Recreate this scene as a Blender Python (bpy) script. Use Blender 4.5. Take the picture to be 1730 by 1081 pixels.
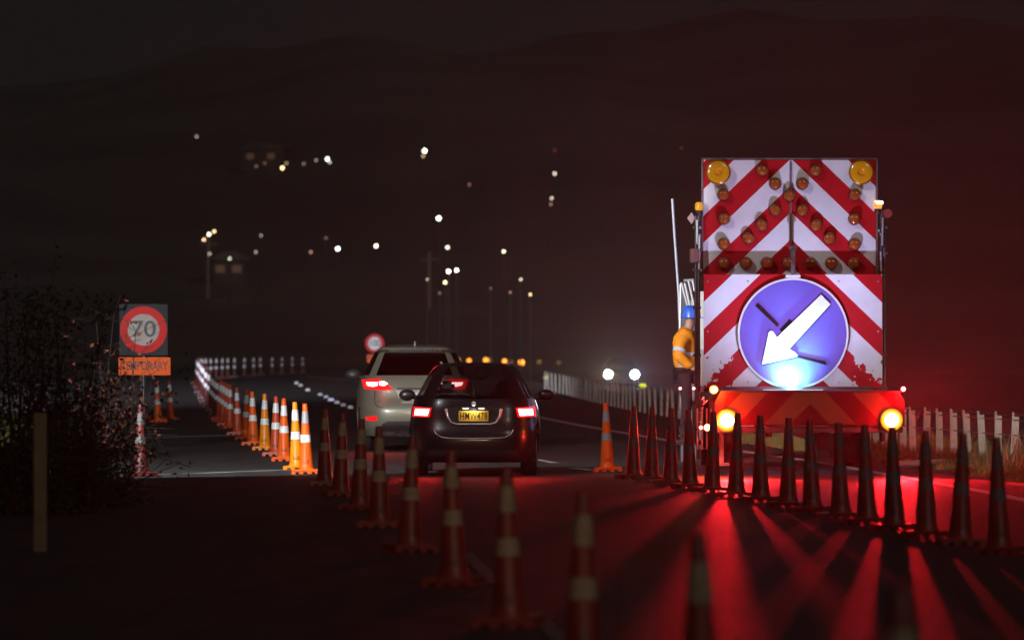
import bpy, bmesh, math, random
from mathutils import Vector, Matrix
random.seed(7)
S = bpy.context.scene
for o in list(bpy.data.objects): bpy.data.objects.remove(o, do_unlink=True)
C = S.collection
R = math.radians
F = 9611.0            # focal length in photo pixels (200 mm on a 36 mm frame, 1730 px wide)
CX, HY, CH = 865.0, 597.0, 1.575

# ------------------------------------------------------------ camera, world, light
cam_d = bpy.data.cameras.new('camera'); cam = bpy.data.objects.new('camera', cam_d); C.objects.link(cam)
cam.location = (0, 0, CH); cam.rotation_euler = (R(90) + math.atan(56.5 / F), 0, 0)
cam_d.lens = 200; cam_d.sensor_width = 36; cam_d.clip_start = .5; cam_d.clip_end = 4000
cam_d.dof.use_dof = True; cam_d.dof.focus_distance = 75; cam_d.dof.aperture_fstop = 3.0
S.camera = cam
W = bpy.data.worlds.new("World"); S.world = W; W.use_nodes = True
wn = W.node_tree; wn.nodes.clear()
wo = wn.nodes.new('ShaderNodeOutputWorld'); bg = wn.nodes.new('ShaderNodeBackground')
sky = wn.nodes.new('ShaderNodeTexSky'); sky.sky_type = 'NISHITA'; sky.sun_disc = False
sky.sun_elevation = R(-4); sky.sun_rotation = R(200)
mixc = wn.nodes.new('ShaderNodeMix'); mixc.data_type = 'RGBA'; mixc.blend_type = 'ADD'; mixc.inputs[0].default_value = 1
sc_ = wn.nodes.new('ShaderNodeMix'); sc_.data_type = 'RGBA'; sc_.blend_type = 'MULTIPLY'; sc_.inputs[0].default_value = 1
sc_.inputs[7].default_value = (.05, .05, .05, 1)
wn.links.new(sky.outputs[0], sc_.inputs[6]); wn.links.new(sc_.outputs[2], mixc.inputs[6])
mixc.inputs[7].default_value = (.076, .072, .07, 1)      # glow of the town on the night sky
wn.links.new(mixc.outputs[2], bg.inputs[0]); bg.inputs[1].default_value = .1
wn.links.new(bg.outputs[0], wo.inputs[0])
def light(name, kind, loc, power, col, size=.05, aim=None, spot=None, blend=.2):
    d = bpy.data.lights.new(name, kind); d.energy = power; d.color = col
    o = bpy.data.objects.new(name, d); C.objects.link(o); o.location = loc
    if kind in ('POINT', 'SPOT'): d.shadow_soft_size = size
    if kind == 'SPOT': d.spot_size = spot; d.spot_blend = blend
    if aim is not None: o.rotation_euler = (Vector(aim) - Vector(loc)).to_track_quat('-Z', 'Y').to_euler()
    return o
# added warm fill from behind the camera, lifts dark ground and hill
sl = light('back_fill', 'SUN', (0, -20, 30), .18, (1, .93, .86)); sl.data.angle = R(9)
sl.rotation_euler = Vector((-.45, 1, -.5)).to_track_quat('-Z', 'Y').to_euler()
# added narrow warm spot behind the camera, brightens the near left cones
qb = light('near_cone_fill', 'SPOT', (-2, -60, 5), 15000, (1, .64, .36), .1, aim=(-.9, 45, .35), spot=R(2.7), blend=.7)
# work flood on a mast left of the road, hooded so that it lights only the road beyond 72 m
FL = Vector((-9, 60, 14))
fl = light('flood_one', 'SPOT', FL, 4600, (.93, .97, 1), .03, aim=FL + Vector((0, 14, 12)), spot=R(180), blend=0)
FLB = Vector((-9, 60, 6))
light('left_cone_fill', 'SPOT', FLB, 19000, (.97, .98, 1), .05, aim=(-9 + math.sin(R(10)) * 60, 60 + math.cos(R(10)) * 60, .3), spot=R(50), blend=.12)  # added spot, shaped to brighten only the left cone row
FL2 = Vector((-22, 100, 10))
fl2 = light('far_cone_fill', 'SPOT', FL2, 280000, (.84, .87, 1), .05, aim=(-14, 230, .5), spot=R(32), blend=.8)  # added unseen flood, brightens the far cone bands
# dipped beam of a vehicle waiting beyond the right edge of the picture
light('side_beam', 'SPOT', (14, 60, 1.1), 3200, (1, .93, .82), .1, aim=(6.6, 79, .5), spot=R(20), blend=.7)
vs = S.view_settings; vs.view_transform = 'Standard'; vs.look = 'None'; vs.exposure = 0; vs.gamma = 1
cy = S.cycles; cy.use_denoising = True; cy.max_bounces = 6; cy.diffuse_bounces = 2; cy.glossy_bounces = 3
cy.transmission_bounces = 6; cy.transparent_max_bounces = 10; cy.volume_bounces = 0; cy.sample_clamp_indirect = 4
cy.volume_step_rate = 4; cy.caustics_reflective = False; cy.caustics_refractive = False; cy.pixel_filter_type = 'BLACKMAN_HARRIS'

# ------------------------------------------------------------ helpers
def sm(a, b, v):
    t = max(0., min(1., (v - a) / (b - a))); return t * t * (3 - 2 * t)
def zg(x, y):            # the lie of the land
    z = .53 * sm(118, 197, y) * (1 - sm(-3, 4, x))
    e = edge(y) + 1.0
    if y < 230 and x > e: z += .16 * sm(0, 1.1, x - e)
    z += 62 * sm(430, 1200, y) * (1 + .09 * math.sin(x * .021 + .8) + .05 * math.sin(x * .06 + y * .01) + .02 * math.sin(x * .17))
    if y > 300 and x > 60: z += 3 * sm(300, 420, y)
    return z
ED = [(-20, 6.0), (20, 6.0), (43, 5.85), (62.8, 5.3), (80.5, 4.36), (99, 2.88), (136, .61), (165, -1.6), (200, -5), (300, -13), (420, -20)]
def interp(tab, v):
    if v <= tab[0][0]: return tab[0][1]
    for (a, p), (b, q) in zip(tab, tab[1:]):
        if v <= b: return p + (q - p) * (v - a) / (b - a)
    return tab[-1][1]
def edge(y): return interp(ED, y)
def k2p(px, k, dz=0):    # ground point on the sight line of column px where a metre measures k photo pixels
    y = F / k; x = (px - CX) / k; return Vector((x, y, zg(x, y) + dz))
def hit(px, py, lift=0, y0=20):
    y = y0
    while y < 1500:
        x = (px - CX) * y / F; z = CH - (py - HY) * y / F
        if z <= zg(x, y) + lift: return Vector((x, y, zg(x, y)))
        y += y * .002
    return Vector(((px - CX) * 1150 / F, 1150, zg(0, 1150)))

MATS = {}
def mat(name, col, rough=.6, metal=0, spec=.5, noise=0, nscale=8, bump=0, bscale=60, emis=None, estr=0, coat=0, alpha=1):
    if name in MATS: return MATS[name]
    m = bpy.data.materials.new(name); m.use_nodes = True; n = m.node_tree; b = n.nodes['Principled BSDF']
    b.inputs['Base Color'].default_value = (*col, 1); b.inputs['Roughness'].default_value = rough
    b.inputs['Metallic'].default_value = metal; b.inputs['Specular IOR Level'].default_value = spec
    if coat: b.inputs['Coat Weight'].default_value = coat; b.inputs['Coat Roughness'].default_value = .08
    tc = n.nodes.new('ShaderNodeTexCoord')
    if noise:
        t = n.nodes.new('ShaderNodeTexNoise'); t.inputs['Scale'].default_value = nscale; t.inputs['Detail'].default_value = 6
        n.links.new(tc.outputs['Object'], t.inputs['Vector'])
        mp = n.nodes.new('ShaderNodeMapRange'); mp.inputs[1].default_value = .3; mp.inputs[2].default_value = .7
        mp.inputs[3].default_value = 1 - noise; mp.inputs[4].default_value = 1 + noise * .5
        n.links.new(t.outputs[0], mp.inputs[0])
        mx = n.nodes.new('ShaderNodeMix'); mx.data_type = 'RGBA'; mx.blend_type = 'MULTIPLY'; mx.inputs[0].default_value = 1
        mx.inputs[6].default_value = (*col, 1); n.links.new(mp.outputs[0], mx.inputs[7]); n.links.new(mx.outputs[2], b.inputs['Base Color'])
        mr = n.nodes.new('ShaderNodeMapRange'); mr.inputs[3].default_value = max(.02, rough - .1); mr.inputs[4].default_value = min(1, rough + .12)
        n.links.new(t.outputs[0], mr.inputs[0]); n.links.new(mr.outputs[0], b.inputs['Roughness'])
    if bump:
        t = n.nodes.new('ShaderNodeTexNoise'); t.inputs['Scale'].default_value = bscale; t.inputs['Detail'].default_value = 4
        n.links.new(tc.outputs['Object'], t.inputs['Vector'])
        bp = n.nodes.new('ShaderNodeBump'); bp.inputs['Strength'].default_value = bump; bp.inputs['Distance'].default_value = .02 if name == 'asphalt' else .01
        n.links.new(t.outputs[0], bp.inputs['Height']); n.links.new(bp.outputs[0], b.inputs['Normal'])
    if emis: b.inputs['Emission Color'].default_value = (*emis, 1); b.inputs['Emission Strength'].default_value = estr
    if alpha < 1: b.inputs['Alpha'].default_value = alpha
    MATS[name] = m; return m
def glow(name, col, s, quiet=True):
    m = mat(name, (.1, .1, .1), .3, emis=col, estr=s)
    if quiet: m.cycles.emission_sampling = 'NONE'
    return m
def tag(o, label=None, cat=None, group=None, kind=None):
    if label: o['label'] = label
    if cat: o['category'] = cat
    if group: o['group'] = group
    if kind: o['kind'] = kind
    return o
def empty(name, label, cat, loc, rz=0, group=None):
    o = bpy.data.objects.new(name, None); o.empty_display_size = .2; C.objects.link(o); o.location = loc; o.rotation_euler = (0, 0, rz)
    return tag(o, label, cat, group)
def obj(name, bm, m, parent=None, smooth=False, loc=None):
    me = bpy.data.meshes.new(name)
    if isinstance(bm, bmesh.types.BMesh):
        bmesh.ops.recalc_face_normals(bm, faces=bm.faces); bm.to_mesh(me); bm.free()
    else: me = bm
    if me.materials: me.materials.clear()
    for q in (m if isinstance(m, (list, tuple)) else [m]): me.materials.append(q)
    if smooth:
        me.polygons.foreach_set('use_smooth', [True] * len(me.polygons)); 
        try: me.set_sharp_from_angle(angle=R(38))
        except Exception: pass
    o = bpy.data.objects.new(name, me); C.objects.link(o)
    if parent: o.parent = parent
    if loc is not None: o.location = loc
    return o
def struct(name, bm, m, smooth=False): return tag(obj(name, bm, m, None, smooth), kind='structure')
def copy_tree(o, parent=None):
    c = o.copy(); C.objects.link(c)
    if parent: c.parent = parent
    for ch in list(o.children): copy_tree(ch, c)
    return c
def box(bm, c, s, rot=None, bev=0, mi=0):
    b2 = bmesh.new(); bmesh.ops.create_cube(b2, size=1)
    bmesh.ops.scale(b2, vec=s, verts=b2.verts)
    if bev: bmesh.ops.bevel(b2, geom=b2.edges[:], offset=bev, segments=2, affect='EDGES')
    if rot is not None: bmesh.ops.rotate(b2, matrix=rot, verts=b2.verts)
    bmesh.ops.translate(b2, vec=c, verts=b2.verts); merge(bm, b2, mi)
def merge(bm, b2, mi=0):
    vm = [bm.verts.new(v.co) for v in b2.verts]
    b2.verts.index_update()
    for f in b2.faces:
        try: nf = bm.faces.new([vm[v.index] for v in f.verts]); nf.material_index = mi
        except ValueError: pass
    b2.free()
def tube(bm, a, b, r, r2=None, seg=10, mi=0):
    a, b = Vector(a), Vector(b); r2 = r if r2 is None else r2; L = (b - a).length
    b2 = bmesh.new(); bmesh.ops.create_cone(b2, cap_ends=True, segments=seg, radius1=r, radius2=r2, depth=L)
    bmesh.ops.rotate(b2, matrix=(b - a).to_track_quat('Z', 'Y').to_matrix(), verts=b2.verts)
    bmesh.ops.translate(b2, vec=(a + b) / 2, verts=b2.verts); merge(bm, b2, mi)
def path(bm, pts, r, seg=8):
    for a, b in zip(pts, pts[1:]): tube(bm, a, b, r, seg=seg)
def lathe(bm, prof, seg=28, c=(0, 0, 0), axis='Z', mi=0):
    rings = []
    for r, z in prof:
        ring = []
        for i in range(seg):
            t = 2 * math.pi * i / seg; x, y = r * math.cos(t), r * math.sin(t)
            p = Vector((x, y, z)) if axis == 'Z' else Vector((x, -z, y))     # 'Y': axis points to -y (towards the viewer)
            ring.append(bm.verts.new(p + Vector(c)))
        rings.append(ring)
    for a, b in zip(rings, rings[1:]):
        for i in range(seg):
            j = (i + 1) % seg; f = bm.faces.new((a[i], a[j], b[j], b[i])); f.material_index = mi
    for ring in (rings[0], rings[-1]):
        try: bm.faces.new(ring).material_index = mi
        except ValueError: pass
def prism(bm, poly, y0, y1, mi=0):      # polygon in (x, z), extruded along y
    a = [bm.verts.new((x, y0, z)) for x, z in poly]; b = [bm.verts.new((x, y1, z)) for x, z in poly]
    bm.faces.new(a).material_index = mi; bm.faces.new(b[::-1]).material_index = mi
    for i in range(len(a)):
        j = (i + 1) % len(a); bm.faces.new((a[i], b[i], b[j], a[j])).material_index = mi
def text_mesh(s, h, ext=.002, sx=1, bold=0, wide=None, sp=1):
    cu = bpy.data.curves.new('lettering', 'FONT'); cu.body = s; cu.size = h / .69; cu.extrude = ext; cu.offset = bold
    cu.align_x = 'CENTER'; cu.align_y = 'CENTER'; cu.resolution_u = 4; cu.space_character = sp
    o = bpy.data.objects.new('lettering', cu); C.objects.link(o)
    dg = bpy.context.evaluated_depsgraph_get(); me = bpy.data.meshes.new_from_object(o.evaluated_get(dg))
    bpy.data.objects.remove(o); bpy.data.curves.remove(cu)
    if wide: xs = [v.co.x for v in me.vertices]; sx = wide / (max(xs) - min(xs))
    me.transform(Matrix.Rotation(R(90), 4, 'X') @ Matrix.Diagonal((sx, 1, 1, 1)))
    return me
def skin(name, verts, edges, radii, m, parent, sub=2, root=0):
    me = bpy.data.meshes.new(name); me.from_pydata([Vector(v) for v in verts], edges, []); o = bpy.data.objects.new(name, me); C.objects.link(o)
    sk = o.modifiers.new('skin', 'SKIN'); sk.use_smooth_shade = True
    for i, r in enumerate(radii):
        r = r if isinstance(r, tuple) else (r, r); me.skin_vertices[0].data[i].radius = r
    me.skin_vertices[0].data[root].use_root = True
    ss = o.modifiers.new('sub', 'SUBSURF'); ss.levels = sub; ss.render_levels = sub
    bpy.context.view_layer.update(); dg = bpy.context.evaluated_depsgraph_get()
    m2 = bpy.data.meshes.new_from_object(o.evaluated_get(dg)); bpy.data.objects.remove(o)
    m2.materials.clear(); m2.materials.append(m); m2.polygons.foreach_set('use_smooth', [True] * len(m2.polygons))
    q = bpy.data.objects.new(name, m2); C.objects.link(q); q.parent = parent; return q

# ------------------------------------------------------------ materials
asphalt = mat('asphalt', (.052, .051, .05), .6, noise=.6, nscale=2.6, bump=1, bscale=24)
soil = mat('soil', (.05, .045, .03), .9, noise=.4, nscale=.6, bump=.4, bscale=12)
hillm = mat('hill', (.11, .11, .09), .95, noise=.5, nscale=.02)
paint = mat('road_paint', (.75, .75, .7), .5, noise=.25, nscale=6)
white = mat('white_paint', (.78, .78, .76), .4, noise=.12, nscale=5)
black = mat('black_plastic', (.02, .02, .02), .45, noise=.2)
rubber = mat('rubber', (.018, .018, .018), .8, noise=.2)
steel = mat('steel', (.6, .6, .62), .28, 1, noise=.2, nscale=9)
galv = mat('galvanised', (.5, .52, .54), .42, .85, noise=.3, nscale=7)
dsteel = mat('dark_steel', (.09, .09, .095), .4, .5, noise=.3, nscale=6)
unlit_band = mat('unlit_sheet', (.12, .115, .11), .6, noise=.3, nscale=14)  # white sheet darkened for bands that no light reaches
band = mat('reflective_sheet', (.82, .83, .85), .35, noise=.08, nscale=14)
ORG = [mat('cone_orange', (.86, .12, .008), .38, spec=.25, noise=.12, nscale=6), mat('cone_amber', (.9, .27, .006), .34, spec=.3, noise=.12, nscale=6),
       mat('cone_red_orange', (.55, .06, .012), .42, noise=.15, nscale=6), mat('cone_unlit', (.26, .035, .02), .4, noise=.35, nscale=6), mat('cone_unlit_dark', (.1, .012, .008), .5, noise=.3, nscale=6)]  # last two: cone orange darkened to stand for unlit cones
tan_band = mat('dim_tan_sheet', (.42, .31, .2), .6, noise=.25, nscale=16, spec=.2)  # band sheet toned down to the dim light on the foreground row
stencil = mat('stencil_ink', (.05, .02, .02), .6)
chrome = mat('chrome', (.85, .85, .88), .3, .75)
matt = mat('matt_black', (.006, .006, .007), .8, spec=.1)
grey_band = mat('grey_sheet', (.3, .31, .34), .4, noise=.1)  # white sheet greyed where the band throws no light back
grassm = mat('grass_blade', (.24, .27, .08), .7, noise=.3, nscale=3)
leafm = mat('leaf', (.018, .024, .01), .55, noise=.4, nscale=3)
bark = mat('bark', (.035, .026, .02), .9, noise=.3, nscale=8, bump=.5, bscale=30)

# ------------------------------------------------------------ setting
def sheet(xs_of_y, ys, nx, dz, bottom=None):
    bm = bmesh.new(); rows = []
    for y in ys:
        a, b = xs_of_y(y); rows.append([bm.verts.new((a + (b - a) * i / nx, y, zg(a + (b - a) * i / nx, y) + dz)) for i in range(nx + 1)])
    for p, q in zip(rows, rows[1:]):
        for i in range(nx): bm.faces.new((p[i], p[i + 1], q[i + 1], q[i]))
    return bm
ys = [-15 + i * 1.5 for i in range(300)] + [437 + i * 12 for i in range(90)]
bm = bmesh.new(); rows = []
xg = [-300, -200, -120, -80, -60, -45, -35, -28, -24] + [-20 + i * .5 for i in range(81)] + [24, 28, 35, 45, 60, 80, 120, 200, 300]
for y in ys: rows.append([bm.verts.new((x, y, zg(x, y))) for x in xg])
for p, q in zip(rows, rows[1:]):
    for i in range(len(xg) - 1):
        f = bm.faces.new((p[i], p[i + 1], q[i + 1], q[i])); f.material_index = 1 if q[i].co.y > 430 else 0
struct('ground', bm, [soil, hillm], True)
XL = [(-20, -7), (60, -7), (104, -9), (140, -11.5), (185, -15), (300, -24), (430, -36)]
struct('road', sheet(lambda y: (interp(XL, y), edge(y) + .85), [-14 + i * 1.5 for i in range(296)], 40, .028), asphalt, True)
def strip(pts, w, dz=.036, m=paint, name='road_marking'):
    bm = bmesh.new(); prev = None
    P = []
    for a, b in zip(pts, pts[1:]):
        n = max(1, int((Vector(b) - Vector(a)).length / 1.0))
        for i in range(n): P.append(Vector(a).lerp(Vector(b), i / n))
    P.append(Vector(pts[-1]))
    for i, p in enumerate(P):
        d = (P[min(i + 1, len(P) - 1)] - P[max(i - 1, 0)]); d.z = 0; d.normalize(); n = Vector((d.y, -d.x, 0)) * w / 2
        l, r = p - n, p + n; l.z = zg(l.x, l.y) + dz; r.z = zg(r.x, r.y) + dz
        cur = (bm.verts.new(l), bm.verts.new(r))
        if prev: bm.faces.new((prev[0], prev[1], cur[1], cur[0]))
        prev = cur
    return struct(name, bm, m)
strip([(edge(y), y, 0) for y in (20, 43, 62.8, 71, 80.5, 90, 99, 117, 136, 165, 200, 250)], .18, name='edge_line')
strip([hit(262, 806.5), hit(512, 797)], .16, name='limit_line')
strip([hit(225, 743.5), hit(395, 738)], .3, name='limit_line')
for a, b in (((906, 780), (937, 786)), ((966, 795), (1001, 799))): strip([hit(*a), hit(*b)], .12, name='lane_dash')
wornp = mat('worn_paint', (.2, .19, .18), .7, noise=.6, nscale=9)
strip([(.12, 34, 0), (.55, 24, 0)], .1, m=wornp, name='lane_dash'); strip([(-.35, 44, 0), (-.1, 38, 0)], .1, m=wornp, name='lane_dash')

# haze: even air round everything, the sky outside it
bm = bmesh.new(); box(bm, (0, 620, 42), (560, 1270, 90))
hz = obj('haze', bm, None); hz.data.materials.clear()
hm = bpy.data.materials.new('haze_air'); hm.use_nodes = True; hn = hm.node_tree; hn.nodes.remove(hn.nodes['Principled BSDF'])
pv = hn.nodes.new('ShaderNodeVolumePrincipled'); pv.inputs['Color'].default_value = (.9, .9, .92, 1)
pv.inputs['Density'].default_value = .00032; pv.inputs['Anisotropy'].default_value = .8
hn.links.new(pv.outputs[0], hn.nodes['Material Output'].inputs['Volume'])
hz.data.materials.append(hm); tag(hz, kind='stuff')

# ------------------------------------------------------------ traffic cones
def make_cone():
    t = empty('traffic_cone', '', 'traffic cone', (0, 0, 0))
    b = bmesh.new(); lathe(b, [(.112, .05), (.11, .065), (.097, .085), (.0905, .12), (.0675, .42), (.0375, .8), (.031, .893), (.028, .9), (.022, .896), (.022, .87)], 28)
    obj('cone_body', b, ORG[0], t, True)
    b = bmesh.new(); box(b, (0, 0, .045), (.37, .37, .03), bev=.012)
    for i in (-1, 1):
        for j in (-1.35, -.45, .45, 1.35):
            box(b, (i * .15, j * .115, .017), (.05, .06, .032), bev=.006); box(b, (j * .115, i * .162, .0165), (.055, .03, .031), bev=.005)
    obj('base', b, ORG[0], t)
    for z0, z1 in ((.652, .797), (.405, .504)):
        r = lambda z: (interp([(.12, .0905), (.42, .0675), (.8, .0375)], z) + .0018)
        b = bmesh.new(); zs = [z0 + (z1 - z0) * i / 3 for i in range(4)]
        lathe(b, [(r(z0) - .003, z0)] + [(r(z), z) for z in zs] + [(r(z1) - .003, z1)], 28); obj('reflective_band', b, band, t, True)
    return t
cone0 = make_cone()
st_me = text_mesh('U.S', .042, .0008, 1.0, .0012)
for v in st_me.vertices:
    rr = .0893 + .002 * (1 if v.co.y < 0 else 0) - v.co.z * .077
    a = v.co.x / .09; v.co = Vector((rr * math.sin(a), -rr * math.cos(a), v.co.z + .155))
used = [False]
def cone(p, label, group, hue=0, rz=None, tilt=0, sten=False, dull=False):
    c = cone0 if not used[0] else copy_tree(cone0); used[0] = True
    c.location = (p[0], p[1], p[2] + .03); c.rotation_euler = (tilt, random.uniform(-.035, .035), random.uniform(-.4, .4) if rz is None else rz)
    c['label'] = label; c['group'] = group; c['category'] = 'traffic cone'
    for ch in c.children:
        if ch.name.startswith(('cone_body', 'base')):
            ch.material_slots[0].link = 'OBJECT'; ch.material_slots[0].material = ORG[hue]
        if ch.name.startswith('reflective'): ch.material_slots[0].link = 'OBJECT'; ch.material_slots[0].material = band
        if dull and ch.name.startswith('reflective'): ch.material_slots[0].link = 'OBJECT'; ch.material_slots[0].material = unlit_band if dull is True else dull
    if sten:
        s = bpy.data.objects.new('stencil', st_me); C.objects.link(s); s.parent = c
        if not st_me.materials: st_me.materials.append(stencil)
    return c
ORD = ['nearest', 'second', 'third', 'fourth', 'fifth', 'sixth', 'seventh', 'eighth', 'ninth', 'tenth', 'eleventh', 'twelfth', 'thirteenth', 'fourteenth', 'fifteenth', 'sixteenth', 'seventeenth']
G1 = 'lit cones curving away on the left'
L1 = [(518, 131.5, 0, 'orange cone with grey top band, nearest of the lit left row beside the white line'),
      (501.5, 127, 1, 'amber cone with glinting base, second in the lit left row just behind the nearest'),
      (480.5, 117.5, 0, 'orange cone with two bright bands, third from the near end of the lit left row'),
      (466, 112, 2, 'dull dark red-orange cone, fourth in the lit left row between two brighter ones'),
      (447.5, 105.5, 1, 'bright amber cone with a white glint low down, fifth in the lit left row'),
      (428.5, 100, 0, 'orange cone with pinkish base, sixth in the lit left row'),
      (415, 94.5, 0, 'orange cone with dark stencil, seventh in the lit left row'),
      (401.5, 89, 2, 'darker red cone, eighth in the lit left row where the bands begin to crowd')]
GZ = []
for i, (px, k, h, lb) in enumerate(L1):
    c = cone(k2p(px, k), lb, G1, h, sten=True, rz=random.uniform(-.12, .12))
    if i == 0: q = [o for o in c.children if o.name.startswith('reflective')][0]; q.material_slots[0].link = 'OBJECT'; q.material_slots[0].material = grey_band
L2 = [(388, 82), (383, 79), (376.5, 76), (372, 74), (368, 72), (364, 70), (360, 68), (356.5, 66), (353, 64.2), (349.5, 62.4), (346.5, 60.6), (343.5, 58.8), (340.5, 57), (338, 55.2), (335.8, 53.4), (334, 51.6), (333, 50)]
for i, (px, k) in enumerate(L2):
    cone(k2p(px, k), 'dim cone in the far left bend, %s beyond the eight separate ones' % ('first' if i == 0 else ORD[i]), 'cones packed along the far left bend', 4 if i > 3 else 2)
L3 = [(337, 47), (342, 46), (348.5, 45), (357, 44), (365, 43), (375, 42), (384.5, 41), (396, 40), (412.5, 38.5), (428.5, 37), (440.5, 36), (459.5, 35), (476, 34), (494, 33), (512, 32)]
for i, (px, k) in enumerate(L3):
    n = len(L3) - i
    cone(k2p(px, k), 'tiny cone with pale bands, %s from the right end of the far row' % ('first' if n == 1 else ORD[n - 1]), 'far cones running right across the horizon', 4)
for px, k, lb in ((242, 73, 'cone with bands half hidden by the sign post, leftmost of three behind the sign'), (267, 76, 'lit orange cone in the middle of the three behind the temporary sign'), (287.5, 74, 'dark cone, rightmost of the three standing behind the temporary sign')):
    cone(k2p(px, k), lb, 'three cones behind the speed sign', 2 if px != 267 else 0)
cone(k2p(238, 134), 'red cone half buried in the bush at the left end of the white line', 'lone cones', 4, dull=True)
cone(k2p(1026.5, 129), 'bright orange cone with grey bands standing alone right of the black car', 'lone cones', 0, rz=.05, dull=grey_band)
G2 = 'dark foreground cones leading to the cars'
L4 = [(549, 144.5), (575, 156), (607, 171), (641, 190), (692, 217), (767, 254), (860, 299), (985, 363), (1186, 470), (1525, 622)]
w4 = ['unlit cone just right of the lit left row, farthest of the dark foreground line', 'unlit cone second from the far end of the dark foreground line', 'unlit cone in front of the silver car rear wheel', 'unlit cone in front of the silver car bumper, glinting red on its right',
      'unlit cone at the left corner of the black car', 'dim cone in front of the black car number plate', 'blurred cone with its whole base in view below the black car', 'blurred cone cut off by the bottom edge just left of the red glow', 'blurred cone with only its pale band standing out in the red shadow fan', 'top of the nearest blurred cone at the bottom right of the picture']
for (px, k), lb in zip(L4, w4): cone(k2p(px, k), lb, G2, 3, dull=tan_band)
G3 = 'cones silhouetted before the arrow truck'
L5 = [1070, 1100, 1133, 1166, 1203, 1243, 1285, 1331, 1372, 1420, 1465, 1511, 1565, 1622, 1688]
w5 = ['dark cone with red edges, first of the truck row next to the lone orange cone', 'dark cone with red edges, second from the left of the truck row', 'dark cone with red edges, third from the left of the truck row', 'silhouetted cone in front of the truck left wheel',
      'silhouetted cone just left of the truck left amber lamp', 'silhouetted cone just right of the truck left amber lamp', 'silhouetted cone under the left part of the striped tailboard', 'silhouetted cone under the middle of the striped tailboard', 'silhouetted cone right of the middle of the striped tailboard',
      'silhouetted cone under the right part of the striped tailboard', 'silhouetted cone just left of the truck right amber lamp', 'black cone directly beneath the truck right amber lamp', 'black cone with red tip in front of the fence posts left of the grass', 'black cone with red tip in front of the lit grass', 'black cone with white glint, at the right end of the truck row']
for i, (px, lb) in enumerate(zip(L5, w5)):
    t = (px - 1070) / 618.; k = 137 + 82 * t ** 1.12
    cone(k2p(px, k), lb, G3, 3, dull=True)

# ------------------------------------------------------------ cars
class Shell:
    def __init__(s, W, YR, YF, n=5.5): s.W, s.YR, s.YF, s.n = W, YR, YF, n
    def rear(s, x, z, off=0):
        w, a, b = interp(s.W, z), interp(s.YR, z), interp(s.YF, z); L = (b - a) / 2; t = min(.995, abs(x) / w)
        return (a + b) / 2 - L * (1 - t ** s.n) ** (1 / s.n) - off
    def point(s, z, th):
        w, a, b = interp(s.W, z), interp(s.YR, z), interp(s.YF, z); L = (b - a) / 2; c, d = math.cos(th), math.sin(th)
        r = (abs(c) ** s.n + abs(d) ** s.n) ** (-1 / s.n); return Vector((w * c * r, (a + b) / 2 + L * d * r, z))
    def patch(s, poly, off=.006, thick=.02, cuts=.04):
        bm = bmesh.new(); f = bm.faces.new([bm.verts.new((x, 0, z)) for x, z in poly])
        xs = [p[0] for p in poly]; zs = [p[1] for p in poly]
        for ax, lo, hi in ((0, min(xs), max(xs)), (2, min(zs), max(zs))):
            n = int((hi - lo) / cuts)
            for i in range(1, n + 1):
                v = lo + (hi - lo) * i / (n + 1); no = (1, 0, 0) if ax == 0 else (0, 0, 1); co = (v, 0, 0) if ax == 0 else (0, 0, v)
                bmesh.ops.bisect_plane(bm, geom=bm.verts[:] + bm.edges[:] + bm.faces[:], plane_co=co, plane_no=no)
        r = bmesh.ops.extrude_face_region(bm, geom=bm.faces[:]); back = {e for e in r['geom'] if isinstance(e, bmesh.types.BMVert)}
        for v in bm.verts: v.co.y = s.rear(v.co.x, v.co.z, off if v not in back else off - thick)
        return bm
def car(name, label, cat, loc, rz, sh, zs, belt, roofz, wins, paintm, glassm, wheel_r, wheel_x, axles, length):
    t = empty(name, label, cat, loc, rz)
    N = 96; body = bmesh.new(); gl = bmesh.new()
    th0 = [2 * math.pi * i / N for i in range(N)]
    def isg(th, z):                                     # which part of the upper body is glass
        if not (belt < z < roofz): return False
        a = math.degrees(th) % 360
        for lo, hi in wins:
            if lo <= a <= hi: return True
        return False
    grid = {}
    for i, z in enumerate(zs):
        for j, th in enumerate(th0): grid[i, j] = sh.point(z, th)
    vb, vg = {}, {}
    def gv(d, b, k):
        if k not in d: d[k] = b.verts.new(grid[k])
        return d[k]
    for i in range(len(zs) - 1):
        zm = (zs[i] + zs[i + 1]) / 2
        for j in range(N):
            q = (j + 1) % N; g = isg((th0[j] + 2 * math.pi * .5 / N), zm)
            d, b = (vg, gl) if g else (vb, body)
            b.faces.new([gv(d, b, (i, j)), gv(d, b, (i, q)), gv(d, b, (i + 1, q)), gv(d, b, (i + 1, j))])
    for i in (0, len(zs) - 1):
        body.faces.new([gv(vb, body, (i, j)) for j in range(N)])
    # wheel arches: push the hull inward round each wheel
    for ya in axles:
        for v in body.verts:
            dd = math.hypot(v.co.y - ya, v.co.z - wheel_r)
            if dd < wheel_r * 1.13 and abs(v.co.x) > wheel_x - .1: v.co.x = math.copysign(wheel_x - .12, v.co.x)
    obj('body', body, paintm, t, True)
    obj('window_glass', gl, glassm, t, True)
    for ya in axles:
        for s in (-1, 1):
            b = bmesh.new(); tube(b, (s * (wheel_x - .2), ya, wheel_r), (s * wheel_x, ya, wheel_r), wheel_r, seg=32)
            w = obj('wheel', b, rubber, t, True)
            b = bmesh.new(); tube(b, (s * (wheel_x - .04), ya, wheel_r), (s * (wheel_x + .004), ya, wheel_r), wheel_r * .62, seg=24); obj('rim', b, galv, w, True)
    return t
blackpaint = mat('black_car_paint', (.01, .008, .009), .3, 0, .35, noise=.1, nscale=3, coat=.15)
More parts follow.
